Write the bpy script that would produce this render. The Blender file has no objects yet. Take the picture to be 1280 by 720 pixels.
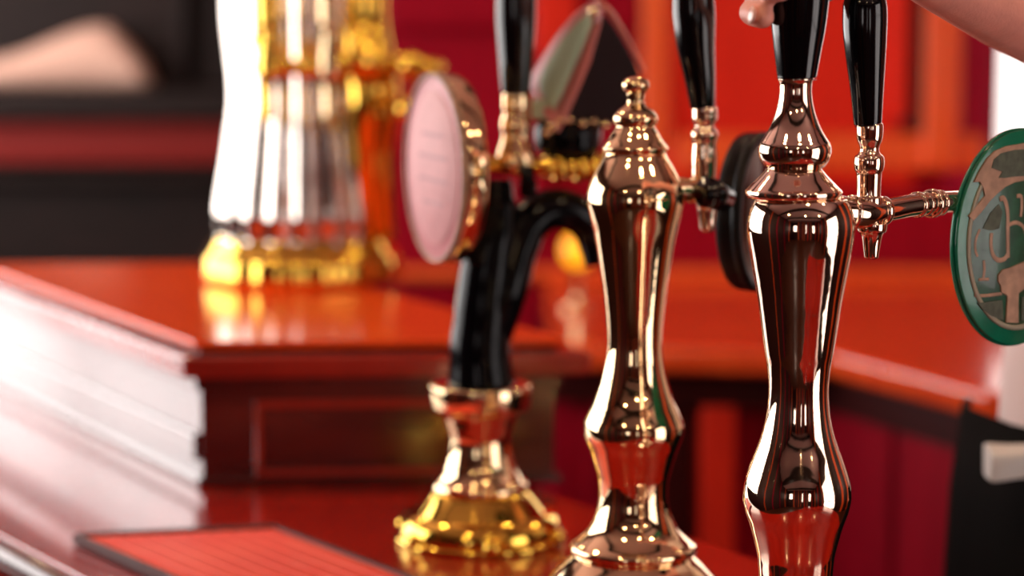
import bpy, bmesh, math, random
from mathutils import Vector, Matrix, noise
random.seed(7)
C = bpy.context.scene.collection
F = 3022.0; CAMZ = 1.72
PITCH = math.atan(384.0 / F)
CP, SP = math.cos(PITCH), math.sin(PITCH)
PI = math.pi

# ---------------------------------------------------------------- measuring helpers
def ray(px, py):
    a = (px - 640) / F; b = (360 - py) / F
    return Vector((a, CP + b * SP, -SP + b * CP))
def at(px, py, Y):
    r = ray(px, py); t = Y / r.y
    return Vector((r.x * t, Y, CAMZ + r.z * t))
def ground(px, py, z):
    r = ray(px, py); t = (z - CAMZ) / r.z
    return Vector((r.x * t, r.y * t, z))
def mpp(px, py, Y):                       # metres per pixel there
    return Y / ray(px, py).y / F

# ---------------------------------------------------------------- object helpers
def link(o, parent=None):
    C.objects.link(o)
    if parent: o.parent = parent
    return o
def obj(name, bm, mat, parent=None, smooth=True, loc=None):
    me = bpy.data.meshes.new(name)
    bmesh.ops.recalc_face_normals(bm, faces=bm.faces)
    bm.to_mesh(me); bm.free()
    if mat: me.materials.append(mat)
    if smooth:
        for p in me.polygons: p.use_smooth = True
    o = bpy.data.objects.new(name, me)
    link(o, parent)
    if parent is not None and loc is None:
        o.matrix_parent_inverse = Matrix.Translation(-parent.location)
    if loc is not None: o.location = loc
    return o
def thing(name, label, cat, loc=(0, 0, 0), group=None):
    o = bpy.data.objects.new(name, None); C.objects.link(o)
    o.location = loc; o.empty_display_size = .05
    o['label'] = label; o['category'] = cat
    if group: o['group'] = group
    return o
def tag(o, label, cat, group=None):
    o['label'] = label; o['category'] = cat
    if group: o['group'] = group
    return o
def struct(o):
    o['kind'] = 'structure'; return o
def bevel(o, w=.004, seg=3):
    m = o.modifiers.new('bevel', 'BEVEL'); m.width = w; m.segments = seg; m.limit_method = 'ANGLE'; m.angle_limit = .6
    return o

def box(bm, x0, x1, y0, y1, z0, z1):
    v = [bm.verts.new(p) for p in [(x0,y0,z0),(x1,y0,z0),(x1,y1,z0),(x0,y1,z0),(x0,y0,z1),(x1,y0,z1),(x1,y1,z1),(x0,y1,z1)]]
    for f in [(0,3,2,1),(4,5,6,7),(0,1,5,4),(1,2,6,5),(2,3,7,6),(3,0,4,7)]: bm.faces.new([v[i] for i in f])
def prism(bm, pts, z0, z1):
    a = [bm.verts.new((p[0], p[1], z0)) for p in pts]; b = [bm.verts.new((p[0], p[1], z1)) for p in pts]
    n = len(pts); bm.faces.new(a[::-1]); bm.faces.new(b)
    for i in range(n): bm.faces.new([a[i], a[(i+1)%n], b[(i+1)%n], b[i]])
def smooth_prof(p, n=5):
    """catmull-rom through (z, r); a repeated point keeps a crease"""
    out = []
    for i in range(len(p)-1):
        p0 = p[max(i-1,0)]; p1 = p[i]; p2 = p[i+1]; p3 = p[min(i+2,len(p)-1)]
        if p1 == p2: continue
        for k in range(n):
            t = k/n
            q = []
            for j in (0,1):
                a,b,c,d = p0[j],p1[j],p2[j],p3[j]
                q.append(.5*((2*b)+(-a+c)*t+(2*a-5*b+4*c-d)*t*t+(-a+3*b-3*c+d)*t*t*t))
            out.append((q[0], max(q[1], 1e-5)))
    out.append(p[-1]); return out
def lathe(bm, axis_pt, axis_dir, prof, seg=64, lobes=0, depth=0, caps=True, phase=0):
    """prof = [(t, r)] along axis_dir from axis_pt"""
    d = Vector(axis_dir).normalized()
    u = d.orthogonal().normalized() if abs(d.z) < .99 else Vector((1,0,0))
    w = d.cross(u).normalized(); rings = []
    for t, r in prof:
        ring = []
        for k in range(seg):
            a = 2*PI*k/seg
            dp = depth(t) if callable(depth) else depth
            rr = r*(1 + (dp*abs(math.cos(lobes*a/2+phase))-dp if lobes else 0))
            ring.append(bm.verts.new(Vector(axis_pt)+d*t+(u*math.cos(a)+w*math.sin(a))*rr))
        rings.append(ring)
    for a, b in zip(rings, rings[1:]):
        for k in range(seg): bm.faces.new([a[k], a[(k+1)%seg], b[(k+1)%seg], b[k]])
    if caps: bm.faces.new(rings[0][::-1]); bm.faces.new(rings[-1])
def vlathe(bm, cx, Y, rows, seg=72, n=5, **kw):
    """rows = [(py, half width px)] read at world depth Y; upright"""
    x = at(cx, rows[0][0], Y).x
    prof = [(at(cx, y, Y).z, w*mpp(cx, y, Y)) for y, w in rows]
    prof = smooth_prof(prof, n)
    lathe(bm, (x, Y, 0), (0,0,1), prof, seg, **kw)
def seat(rows, cx, Y, z, k):
    """stretch the rows below row k so that the lowest one meets height z"""
    lo = rows[0][0]; t = k
    while at(cx, t, Y).z > z+.0008: t += .1
    return [(k+(y-k)*(t-k)/(lo-k), w) if y > k else (y, w) for y, w in rows]
def tube(bm, pts, radii, seg=16, flat=None):
    pts = [Vector(p) for p in pts]; rings = []
    if not isinstance(radii, (list, tuple)): radii = [radii]*len(pts)
    up = None
    for i, p in enumerate(pts):
        d = (pts[min(i+1,len(pts)-1)]-pts[max(i-1,0)]).normalized()
        if up is None: up = d.orthogonal().normalized()
        up = (up - d*up.dot(d)).normalized(); w = d.cross(up)
        rings.append([bm.verts.new(p+(up*math.cos(2*PI*k/seg)+w*math.sin(2*PI*k/seg))*radii[i]) for k in range(seg)])
    for a, b in zip(rings, rings[1:]):
        for k in range(seg): bm.faces.new([a[k], a[(k+1)%seg], b[(k+1)%seg], b[k]])
    bm.faces.new(rings[0][::-1]); bm.faces.new(rings[-1])
def curve_pts(pts, n=6):
    pts = [Vector(p) for p in pts]; out = []
    for i in range(len(pts)-1):
        a = pts[max(i-1,0)]; b = pts[i]; c = pts[i+1]; d = pts[min(i+2,len(pts)-1)]
        for k in range(n):
            t = k/n
            out.append(.5*((2*b)+(c-a)*t+(2*a-5*b+4*c-d)*t*t+(-a+3*b-3*c+d)*t**3))
    out.append(pts[-1]); return out
def tube_s(bm, pts, radii, n=6, seg=20):
    q = curve_pts([tuple(p) for p in pts], n)
    if isinstance(radii, (list, tuple)):
        rr = []
        for i in range(len(radii)-1):
            for k in range(n): rr.append(radii[i]+(radii[i+1]-radii[i])*(.5-.5*math.cos(PI*k/n)))
        rr.append(radii[-1])
    else: rr = radii
    tube(bm, q, rr, seg)
def sphere(bm, c, r, u=20, v=12, sc=(1,1,1)):
    m = Matrix.Translation(c) @ Matrix.Diagonal((r*sc[0], r*sc[1], r*sc[2], 1))
    bmesh.ops.create_uvsphere(bm, u_segments=u, v_segments=v, radius=1, matrix=m)
def capsule(bm, a, b, ra, rb, seg=16):
    a = Vector(a); b = Vector(b); sphere(bm, a, ra, seg, 10); sphere(bm, b, rb, seg, 10)
    tube(bm, [a, b], [ra, rb], seg)

# ---------------------------------------------------------------- materials
def mat(name, col, rough=.5, metal=0, coat=0, emit=None, es=0, bump=0, bscale=60, spec=None, vary=0, vscale=6, crough=.05):
    m = bpy.data.materials.new(name); m.use_nodes = True
    nt = m.node_tree; b = nt.nodes['Principled BSDF']
    b.inputs['Base Color'].default_value = (*col, 1); b.inputs['Roughness'].default_value = rough
    b.inputs['Metallic'].default_value = metal; b.inputs['Coat Weight'].default_value = coat
    b.inputs['Coat Roughness'].default_value = crough
    if spec is not None: b.inputs['Specular IOR Level'].default_value = spec
    if emit: b.inputs['Emission Color'].default_value = (*emit, 1); b.inputs['Emission Strength'].default_value = es
    tc = nt.nodes.new('ShaderNodeTexCoord')
    nz = nt.nodes.new('ShaderNodeTexNoise'); nz.inputs['Scale'].default_value = vscale; nz.inputs['Detail'].default_value = 5
    nt.links.new(tc.outputs['Object'], nz.inputs['Vector'])
    if vary:
        r = nt.nodes.new('ShaderNodeValToRGB')
        r.color_ramp.elements[0].position = .3; r.color_ramp.elements[1].position = .7
        r.color_ramp.elements[0].color = (*[c*(1-vary) for c in col], 1); r.color_ramp.elements[1].color = (*[min(1, c*(1+vary)) for c in col], 1)
        nt.links.new(nz.outputs['Fac'], r.inputs['Fac']); nt.links.new(r.outputs['Color'], b.inputs['Base Color'])
    if bump:
        n2 = nt.nodes.new('ShaderNodeTexNoise'); n2.inputs['Scale'].default_value = bscale
        nt.links.new(tc.outputs['Object'], n2.inputs['Vector'])
        bp = nt.nodes.new('ShaderNodeBump'); bp.inputs['Strength'].default_value = bump; bp.inputs['Distance'].default_value = .002
        nt.links.new(n2.outputs['Fac'], bp.inputs['Height']); nt.links.new(bp.outputs['Normal'], b.inputs['Normal'])
    return m
def wood(name, c1, c2, scale=(1, 1, 14), rough=.3, coat=.6, rot=0, crough=.06, bands=6, spec=.5):
    m = bpy.data.materials.new(name); m.use_nodes = True
    nt = m.node_tree; b = nt.nodes['Principled BSDF']
    tc = nt.nodes.new('ShaderNodeTexCoord'); mp = nt.nodes.new('ShaderNodeMapping')
    mp.inputs['Scale'].default_value = scale; mp.inputs['Rotation'].default_value = (0, 0, rot)
    nz = nt.nodes.new('ShaderNodeTexNoise'); nz.inputs['Scale'].default_value = bands; nz.inputs['Detail'].default_value = 8; nz.inputs['Roughness'].default_value = .65
    r = nt.nodes.new('ShaderNodeValToRGB')
    r.color_ramp.elements[0].position = .32; r.color_ramp.elements[1].position = .68
    r.color_ramp.elements[0].color = (*c1, 1); r.color_ramp.elements[1].color = (*c2, 1)
    L = nt.links.new
    L(tc.outputs['Object'], mp.inputs['Vector']); L(mp.outputs['Vector'], nz.inputs['Vector'])
    L(nz.outputs['Fac'], r.inputs['Fac']); L(r.outputs['Color'], b.inputs['Base Color'])
    b.inputs['Roughness'].default_value = rough; b.inputs['Coat Weight'].default_value = coat; b.inputs['Coat Roughness'].default_value = crough
    b.inputs['Specular IOR Level'].default_value = spec
    return m

COPPER = mat('polished_copper_brass', (.94, .72, .55), .05, 1, vary=.05, vscale=20, bump=.10, bscale=45)
BRASS = mat('polished_brass', (.96, .72, .42), .06, 1, vary=.05, vscale=20, bump=.12, bscale=45)
GOLD   = mat('yellow_brass', (.98, .62, .10), .09, 1, vary=.06, vscale=25)
CHROME = mat('pale_nickel', (.90, .80, .72), .07, 1, vary=.03)
BLACK = mat('black_handle_lacquer', (.002, .002, .003), .10, spec=.5)
BLACKM = mat('black_enamel', (.002, .002, .003), .12, spec=.16)
DARKD = mat('dark_badge_shell', (.004, .003, .003), .4, spec=.2)
BROWNF = mat('dark_brown_badge_face', (.06, .018, .012), .10, coat=.5)
PINK   = mat('pale_pink_badge_face', (.75, .40, .41), .55, spec=.2, vary=.06, vscale=40)
PINKR  = mat('rose_badge_rim', (.66, .26, .28), .45, spec=.3)
PINKL = mat('faint_grey_print', (.60, .33, .35), .55, spec=.2)
GREEN = mat('green_badge_enamel', (.0, .16, .085), .25, coat=.3, vary=.2, vscale=30)
GREEND = mat('dark_green_badge_field', (.012, .075, .035), .35, coat=.3, vary=.4, vscale=60)
BEIGE  = mat('beige_emblem', (.42, .25, .17), .45, vary=.25, vscale=80)
BEIGEG = mat('grey_beige_ring', (.34, .31, .23), .45)
GREYG  = mat('grey_green_emblem', (.07, .085, .055), .5, vary=.4, vscale=120)
PALEG  = mat('pale_green_glass_panel', (.42, .50, .36), .2, coat=.3, vary=.15, vscale=20)
DKPLUM = mat('dark_plum_panel', (.010, .003, .005), .35, spec=.12)
BARTOP = wood('bar_top_mahogany', (.26, .005, .003), (.44, .014, .005), (3, .8, 1), .22, .6, rot=.57, crough=.04)
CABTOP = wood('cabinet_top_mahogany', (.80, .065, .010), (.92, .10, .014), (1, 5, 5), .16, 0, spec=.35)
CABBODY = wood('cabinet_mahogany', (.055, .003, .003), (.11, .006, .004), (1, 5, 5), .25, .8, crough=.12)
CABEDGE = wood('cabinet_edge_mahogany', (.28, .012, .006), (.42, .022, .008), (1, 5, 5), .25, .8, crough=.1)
MATW = wood('red_slatted_wood', (.88, .075, .045), (.95, .14, .085), (2, 2, 1), .5, 0, spec=.3)
MATD   = wood('dark_tray_frame', (.045, .004, .004), (.09, .009, .006), (1, 1, 1), .6, 0)
WALLR = wood('red_panelling', (.66, .020, .008), (.80, .032, .012), (6, 1, .6), .5, 0, spec=.15)
WALLO = wood('orange_wood', (.80, .095, .018), (.92, .15, .028), (6, 1, .6), .4, .1, spec=.25)
BACKTOP = wood('back_counter_orange_mahogany', (.72, .055, .012), (.90, .11, .02), (1, 8, 1), .2, .5, crough=.08)
WALLW = wood('wine_panelling', (.26, .001, .012), (.36, .003, .018), (6, 1, .6), .5, 0, spec=.1)
WALLM = mat('magenta_wine_paint', (.36, .004, .04), .5, spec=.15)
WALLD = wood('dark_stained_wood', (.012, .006, .005), (.025, .011, .009), (1, 1, 5), .5, 0, spec=.2)
WALLDR = mat('dark_red_wainscot', (.04, .003, .003), .4, spec=.2)
REDBAND = mat('red_rail_paint', (.28, .016, .012), .5, spec=.2)
PEACH  = mat('peach_fabric', (.92, .55, .42), .8, bump=.1)
CEIL = mat('warm_ceiling', (.62, .38, .36), .8)
WALLREAR = wood('maroon_wall', (.022, .004, .004), (.04, .006, .006), (6, 1, 1), .5, .1)
WALLSIDE = wood('maroon_side_wall', (.022, .004, .004), (.04, .006, .006), (1, 6, 1), .5, .1)
FLOORM = wood('dark_floor_boards', (.05, .015, .008), (.10, .03, .015), (8, 1, 1), .4, .3)
SKIN = mat('skin', (.86, .36, .28), .45, vary=.06, vscale=40, bump=.15, bscale=300, spec=.4)
NAIL   = mat('fingernail', (.90, .50, .42), .25, coat=.4)
SHIRT = mat('pale_pink_shirt_cloth', (.92, .74, .71), .85, bump=.3, bscale=120)
APRON = mat('black_apron_cloth', (.005, .004, .004), .85, bump=.2, bscale=200, spec=.1)
TROUS  = mat('black_trousers_cloth', (.010, .010, .012), .85)
TOWEL  = mat('grey_white_towel_cloth', (.72, .70, .68), .9, bump=.5, bscale=400)
HAIR   = mat('dark_brown_hair', (.03, .015, .008), .6)
def glow(name, col, s):
    return mat(name, (.8,.8,.8), .5, emit=col, es=s)
WINL = glow('daylight_pane', (1, .97, .95), 7.0)
WINR = glow('daylight_pane_rear', (1, .98, .93), 2.2)
WINB = glow('daylight_pane_front', (1, .90, .88), 3.6)
LAMP = glow('sparkle_light_lens', (1, .70, .40), 130.0)
AMBER = mat('amber_glass', (.8, .25, .01), .3, emit=(1, .47, .01), es=1.25)

# ---------------------------------------------------------------- camera
cam = bpy.data.cameras.new('camera'); co = bpy.data.objects.new('camera', cam); C.objects.link(co)
cam.sensor_width = 36; cam.lens = 36*F/1280; co.location = (0, 0, CAMZ); co.rotation_euler = (PI/2 - PITCH, 0, 0)
cam.dof.use_dof = True; cam.dof.focus_distance = 2.07; cam.dof.aperture_fstop = 2.3; cam.clip_end = 50
bpy.context.scene.camera = co

# ---------------------------------------------------------------- room shell
CT = 1.10                                   # bar top height
XL, XR, YB, YF, YN, ZC = -2.3, 3.0, 5.02, -3.2, 6.6, 2.95
XC = -.45                                   # corner between the red wall and the deeper dark alcove
def slab(name, m, *b, bev=None):
    bm = bmesh.new(); box(bm, *b); o = struct(obj(name, bm, m, smooth=False))
    if bev: bevel(o, bev)
    return o
slab('floor', FLOORM, XL-.1, XR+.1, YF-.1, YN+.1, -.1, 0)
slab('ceiling', CEIL, XL-.1, XR+.1, YF-.1, YN+.1, ZC, ZC+.1)
def wall_holes(name, m, axis, pos, a0, a1, holes, th=.1):
    """wall with rectangular openings; axis 'x': plane x=pos spanning y; axis 'y': plane y=pos spanning x"""
    bm = bmesh.new()
    def bx(s0, s1, z0, z1):
        if s1-s0 < 1e-4 or z1-z0 < 1e-4: return
        p0, p1 = (pos, pos+th) if th > 0 else (pos+th, pos)
        if axis == 'x': box(bm, p0, p1, s0, s1, z0, z1)
        else: box(bm, s0, s1, p0, p1, z0, z1)
    cur = a0
    for (s0, s1, z0, z1) in sorted(holes):
        bx(cur, s0, 0, ZC); bx(s0, s1, 0, z0); bx(s0, s1, z1, ZC); cur = s1
    bx(cur, a1, 0, ZC)
    return struct(obj(name, bm, m, smooth=False))
wn = [0]
def window(axis, pos, s0, s1, z0, z1, m, nx=2, nz=2, th=.1, fm=WALLD, fw=.04):
    wn[0] += 1; n = wn[0]
    inner = pos; mid = pos+th*.5
    def bx(bm, a0, a1, c0, c1, p0, p1):
        if axis == 'x': box(bm, min(p0,p1), max(p0,p1), a0, a1, c0, c1)
        else: box(bm, a0, a1, min(p0,p1), max(p0,p1), c0, c1)
    bm = bmesh.new(); bx(bm, s0, s1, z0, z1, mid, pos+th)
    w = struct(obj('window_%d' % n, bm, m, smooth=False))
    bm = bmesh.new()
    bx(bm, s0, s0+fw, z0, z1, inner-th*.15, mid); bx(bm, s1-fw, s1, z0, z1, inner-th*.15, mid)
    bx(bm, s0+fw, s1-fw, z0, z0+fw, inner-th*.15, mid); bx(bm, s0+fw, s1-fw, z1-fw, z1, inner-th*.15, mid)
    for i in range(1, nx):
        c = s0+(s1-s0)*i/nx; bx(bm, c-.012, c+.012, z0+fw, z1-fw, inner, mid)
    for i in range(1, nz):
        c = z0+(z1-z0)*i/nz; bx(bm, s0+fw, s1-fw, c-.012, c+.012, inner+th*.1, mid)
    obj('window_frame', bm, fm, w, smooth=False)
    return w
# left wall with the big bright window
LW = (2.4, 6.2, 1.12, 2.55)
wall_holes('wall_left', WALLREAR, 'x', XL, YF, YN, [LW], th=-.1)
window('x', XL, *LW, WINL, nx=3, nz=2, th=-.1, fw=.03)
# right wall: tall narrow window + a wider one
RW = (-.25, 1.45, .25, 2.5)
wall_holes('wall_right', WALLSIDE, 'x', XR, YF, YN, [RW], th=.1)
window('x', XR, *RW, WINB, nx=2, nz=3)
# wall behind the camera
FW = [(-1.9, -1.2, 1.3, 2.3), (.55, .75, 1.0, 2.4), (1.9, 2.4, 1.0, 2.3)]
wall_holes('wall_front', WALLREAR, 'y', YF, XL, XR, FW, th=-.1)
for f in FW: window('y', YF, *f, WINB, nx=1, nz=2, th=-.1)
# deep dark wall behind left, return wall, red back wall
wall_holes('wall_back_left', WALLD, 'y', YN, XL, XC, [], th=.1)
wall_holes('wall_return', WALLD, 'x', XC, YB+.1, YN+.1, [], th=.1)
def bx_px(name, m, px0, px1, py0, py1, y0, y1, s=True, bev=.01):
    """box whose front face at depth y0 covers the stated part of the wall"""
    a = at(px0, py0, y0); b = at(px1, py1, y0)
    bm = bmesh.new(); box(bm, a.x, b.x, y0, y1, b.z, a.z)
    o = obj(name, bm, m, smooth=False); bevel(o, bev)
    if s: struct(o)
    return o
wx0 = at(1241, 100, YB+.02).x
RWIN = (wx0, wx0+.75, 1.27, 2.5)
wall_holes('wall_back', WALLW, 'y', YB, XC, XR, [RWIN], th=.1)
window('y', YB, *RWIN, WINR, nx=1, nz=1, th=.1, fm=WALLM, fw=.008)
tn = [0]
def reflected_strip(m, *b):
    tn[0] += 1; return slab('trim_%d' % tn[0], m, *b, bev=.01)
def trim(m, px0, px1, py0, py1, d0, d1=YB, bev=.012):
    tn[0] += 1
    return bx_px('trim_%d' % tn[0], m, px0, px1, py0, py1, d0, d1, bev=bev)
# panelling of the back wall
trim(WALLR, 805, 1142, -420, 236, YB-.02)             # bright red field
trim(WALLO, 806, 838, -420, 190, YB-.045)             # orange upright behind the gold tower
trim(WALLO, 845, 1230, 168, 214, YB-.045)             # orange rail
trim(WALLR, 1122, 1138, -420, 150, YB-.05)
trim(WALLDR, 1141, 1165, -420, 166, YB-.048)
trim(WALLO, 1167, 1200, -420, 212, YB-.06)            # orange upright
trim(WALLM, 1201, 1239, -420, 240, YB-.03)            # magenta reveal beside window
trim(WALLW, 478, 800, -420, 36, YB-.03)
trim(WALLW, 660, 690, 36, 300, YB-.03)
trim(WALLR, 668, 722, -420, 70, YB-.05)
trim(WALLO, 478, 1240, 335, 352, YB-.03)              # skirting bead above back counter
# unseen wall strips and ceiling beams added for the metal to reflect
for x0, x1, m_ in ((-1.0,-.8,WALLO),(-.45,-.35,WALLW),(-.1,.0,WALLO),(.3,.38,WALLO),(.95,1.1,WALLR),(1.5,1.6,WALLO),(2.6,2.75,WALLR)):
    reflected_strip(m_, x0, x1, YF, YF+.05, 0, ZC)
for y0, y1, m_ in ((-2.6,-2.4,WALLO),(-1.5,-1.38,WALLR),(-.5,-.4,WALLO),(1.75,1.85,WALLD),(2.5,2.9,WALLO),(3.4,3.5,WALLD),(3.9,4.6,WALLO)):
    reflected_strip(m_, XR-.05, XR, y0, y1, 0, ZC)
for y0, y1, m_ in ((-2.2,-2.0,WALLO),(-.8,-.7,WALLM),(.4,.52,WALLM),(1.4,1.5,WALLO)):
    reflected_strip(m_, XL, XL+.05, y0, y1, 0, ZC)
for y0 in (-2.4, -1.0, .45, 2.3, 4.1): reflected_strip(WALLD, XL, XR, y0, y0+.14, ZC-.14, ZC)
# dark wall at the left: ledge, red rail, panel
trim(WALLD, -405, 560, 112, 150, YN-.20, YN)
trim(REDBAND, -405, 560, 152, 205, YN-.12, YN)
trim(WALLD, -405, 560, 215, 232, YN-.10, YN)
trim(WALLD, 215, 235, -300, 110, YN-.06, YN)

# ---------------------------------------------------------------- bar counter
d1 = (ground(200, 790, CT)-ground(0, 668, CT)); d1.z = 0
P1 = ground(0, 668, CT); P2 = ground(100, 720, CT)
e = (P2-P1); e.z = 0; e.normalize(); nrm = Vector((-e.y, e.x, 0))
if nrm.x < 0: nrm = -nrm
Q1 = ground(738, 632, CT); W = (Q1-P1).dot(nrm)+.0
def band(o0, o1, t0, t1):
    return [P1+e*t0+nrm*o0, P1+e*t1+nrm*o0, P1+e*t1+nrm*o1, P1+e*t0+nrm*o1]
T0, T1 = -2.2, 1.9
bar = thing('bar_counter', 'long polished red mahogany bar counter carrying the beer towers', 'bar counter', (P1.x, P1.y, 0))
bm = bmesh.new(); prism(bm, band(0, W, T0, T1), CT-.03, CT); bevel(obj('counter_top', bm, BARTOP, bar, smooth=False), .004)
bm = bmesh.new(); tube(bm, [P1+e*T0-Vector((0,0,.018))-nrm*.006, P1+e*T1-Vector((0,0,.018))-nrm*.006], .014, 20)
obj('edge_moulding', bm, CABBODY, bar)
bm = bmesh.new(); prism(bm, band(-.045, .01, T0, T1), CT-.075, CT-.038); bevel(obj('nosing', bm, CABEDGE, bar, smooth=False), .012, 4)
bm = bmesh.new(); prism(bm, band(.03, W-.04, T0, T1), 0, CT-.03)
for k in range(14):
    t = T0+.1+k*.38
    prism(bm, band(.018, .031, t, t+.3), .2, CT-.2)
obj('front_panelling', bm, CABBODY, bar, smooth=False)

# slatted red tray in front
tray = thing('serving_tray', 'flat red slatted wooden tray with dark frame lying on the bar', 'tray')
Z0 = CT+.001; Z1 = CT+.014
a = ground(90, 666, Z1); b = ground(343, 654, Z1); c = ground(525, 722, Z1); dd = a+(c-b)
c = b+(c-b)*1.5; dd = a+(c-b)
cen = (a+b+c+dd)/4
tray.location = (cen.x, cen.y, CT)
def inset(f): return [cen+(p-cen)*f for p in (a, b, c, dd)]
bm = bmesh.new()
o_ = [a, b, c, dd]; i_ = [p+((cen-p).normalized()*.017) for p in o_]
for k in range(4):
    q = [o_[k], o_[(k+1)%4], i_[(k+1)%4], i_[k]]; prism(bm, q, Z0, Z1)
bevel(obj('frame', bm, MATD, tray, smooth=False), .002)
bm = bmesh.new(); N = 9
for k in range(N):
    t0 = (k+.05)/N; t1 = (k+.95)/N
    q = [i_[0].lerp(i_[1], t0), i_[0].lerp(i_[1], t1), i_[3].lerp(i_[2], t1), i_[3].lerp(i_[2], t0)]
    prism(bm, q, Z0+.002, Z1-.002)
bevel(obj('slats', bm, MATW, tray, smooth=False), .0015)

# ---------------------------------------------------------------- raised cabinet
cab = thing('raised_cabinet', 'raised mahogany cabinet with stepped top and panelled front standing on the bar', 'cabinet')
kz = {}
g0 = ground(237, 612, CT)                            # near left foot
ztop = at(237, 428, g0.y).z
A0 = ground(237, 428, ztop); A1 = ground(0, 343, ztop); B0 = ground(694, 408, ztop)
ul = (A1-A0); ul.z = 0; ul.normalize(); uf = Vector((1, .06, 0)).normalized()
wid = (B0-A0).dot(uf)+.02; dep = .95
def foot(o, dz=0):  # footprint grown outwards by o
    p0 = A0+ul*(-o)+uf*(-o); p1 = A0+uf*(wid+o)+ul*(-o); p2 = A0+uf*(wid+o)+ul*(dep+o); p3 = A0+uf*(-o)+ul*(dep+o)
    return [p0, p1, p2, p3]
cab.location = (A0.x, A0.y, CT)
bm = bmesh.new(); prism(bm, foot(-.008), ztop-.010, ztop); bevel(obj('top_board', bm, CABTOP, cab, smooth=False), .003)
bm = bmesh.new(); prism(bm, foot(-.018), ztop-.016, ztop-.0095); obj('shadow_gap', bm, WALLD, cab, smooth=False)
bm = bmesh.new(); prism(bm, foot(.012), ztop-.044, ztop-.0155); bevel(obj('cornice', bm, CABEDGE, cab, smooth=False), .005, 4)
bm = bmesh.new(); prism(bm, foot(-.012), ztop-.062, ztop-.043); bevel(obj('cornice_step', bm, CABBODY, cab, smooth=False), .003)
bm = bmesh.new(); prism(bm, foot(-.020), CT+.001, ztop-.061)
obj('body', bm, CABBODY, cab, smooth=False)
# framed panel on front and side
def frame_on(p0, u, w, z0, z1, out, th=.008, fw=.010):
    bm = bmesh.new(); n = out
    def bb(s0, s1, a, b, t):
        q = [p0+u*s0, p0+u*s1, p0+u*s1+n*t, p0+u*s0+n*t]; prism(bm, q, a, b)
    bb(0, w, z0, z0+fw, th); bb(0, w, z1-fw, z1, th); bb(0, fw, z0+fw, z1-fw, th); bb(w-fw, w, z0+fw, z1-fw, th)
    return bm
fo = Vector((uf.y, -uf.x, 0)); so = Vector((ul.y, -ul.x, 0))
if so.x > 0: so = -so
base = foot(-.020)
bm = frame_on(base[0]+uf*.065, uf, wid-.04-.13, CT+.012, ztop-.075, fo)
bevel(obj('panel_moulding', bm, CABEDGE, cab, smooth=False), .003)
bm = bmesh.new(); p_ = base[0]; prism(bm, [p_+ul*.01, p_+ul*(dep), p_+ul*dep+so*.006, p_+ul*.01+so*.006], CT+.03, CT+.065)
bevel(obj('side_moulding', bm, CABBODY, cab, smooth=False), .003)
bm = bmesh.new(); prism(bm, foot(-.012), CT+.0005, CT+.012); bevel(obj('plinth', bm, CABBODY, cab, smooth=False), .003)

# ---------------------------------------------------------------- back counter
def P(px, py, z): return ground(px, py, z)
bk = thing('back_counter', 'polished orange wooden back counter with wine red panelled front below the red wall', 'counter')
f0 = P(690, 432, CT); f1 = P(1040, 440, CT); f2 = P(1232, 490, CT); f3 = f2+(f2-f1)*.9; f3 = Vector((f3.x+.5, f3.y-.05, CT))
outline = [Vector((f0.x, f0.y+.02, 0)), f1, f2, f3, Vector((f3.x, YB-.004, 0)), Vector((f0.x, YB-.004, 0))]
bk.location = (f1.x, f1.y, 0)
def off(pts, d):
    return [p+Vector((0, d, 0)) for p in pts[:4]]+pts[4:]
bm = bmesh.new(); prism(bm, outline, CT-.045, CT); bevel(obj('counter_top', bm, BACKTOP, bk, smooth=False), .01)
bm = bmesh.new(); prism(bm, off(outline, .06), CT-.11, CT-.0445); obj('apron_rail', bm, WALLDR, bk, smooth=False)
bm = bmesh.new(); prism(bm, off(outline, .10), 0, CT-.109); obj('carcass', bm, WALLW, bk, smooth=False)
def on_front(px0, px1, m, name, th=.02, zt=CT-.11, zb=.05):
    # upright board on the counter front
    def fy(x):
        pts = off(outline, .10)[:4]
        for p, q in zip(pts, pts[1:]):
            if p.x <= x <= q.x: return p.y+(q.y-p.y)*(x-p.x)/(q.x-p.x)
        return pts[-1].y
    def solve(px):
        lo = None
        x = (px-640)/F*4.1
        for _ in range(20): x = (px-640)/F*fy(x)*1.0
        return x
    x0, x1 = solve(px0), solve(px1)
    bm = bmesh.new(); prism(bm, [(x0, fy(x0)-th), (x1, fy(x1)-th), (x1, fy(x1)+.004), (x0, fy(x0)+.004)], zb, zt)
    return bevel(obj(name, bm, m, bk, smooth=False), .006)
on_front(878, 921, WALLR, 'pilaster', .05)
on_front(1035, 1120, WALLW, 'door_panel'); on_front(1128, 1205, WALLW, 'door_panel')
on_front(1207, 1300, WALLD, 'gap_shade_board')  # dark board puts in the shade of the gap past the panels
on_front(735, 752, WALLW, 'pilaster', .02)
on_front(760, 870, WALLDR, 'door_panel')

amb = thing('candle_lamp', 'small glowing amber glass candle lamp on the back counter behind the tower', 'lamp', (0,0,0))
ap = at(722, 313, 4.55); amb.location = (ap.x, 4.55, CT)
bm = bmesh.new(); sphere(bm, ap, .031, sc=(1,1,1.1)); obj('glass_globe', bm, AMBER, amb)
bm = bmesh.new(); lathe(bm, (ap.x, 4.55, CT+.0005), (0,0,1), smooth_prof([(0,.03),(.008,.03),(.014,.012),(.03,.008),(ap.z-CT-.03,.01),(ap.z-CT-.022,.018)], 3), 24); obj('foot', bm, BRASS, amb)

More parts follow.
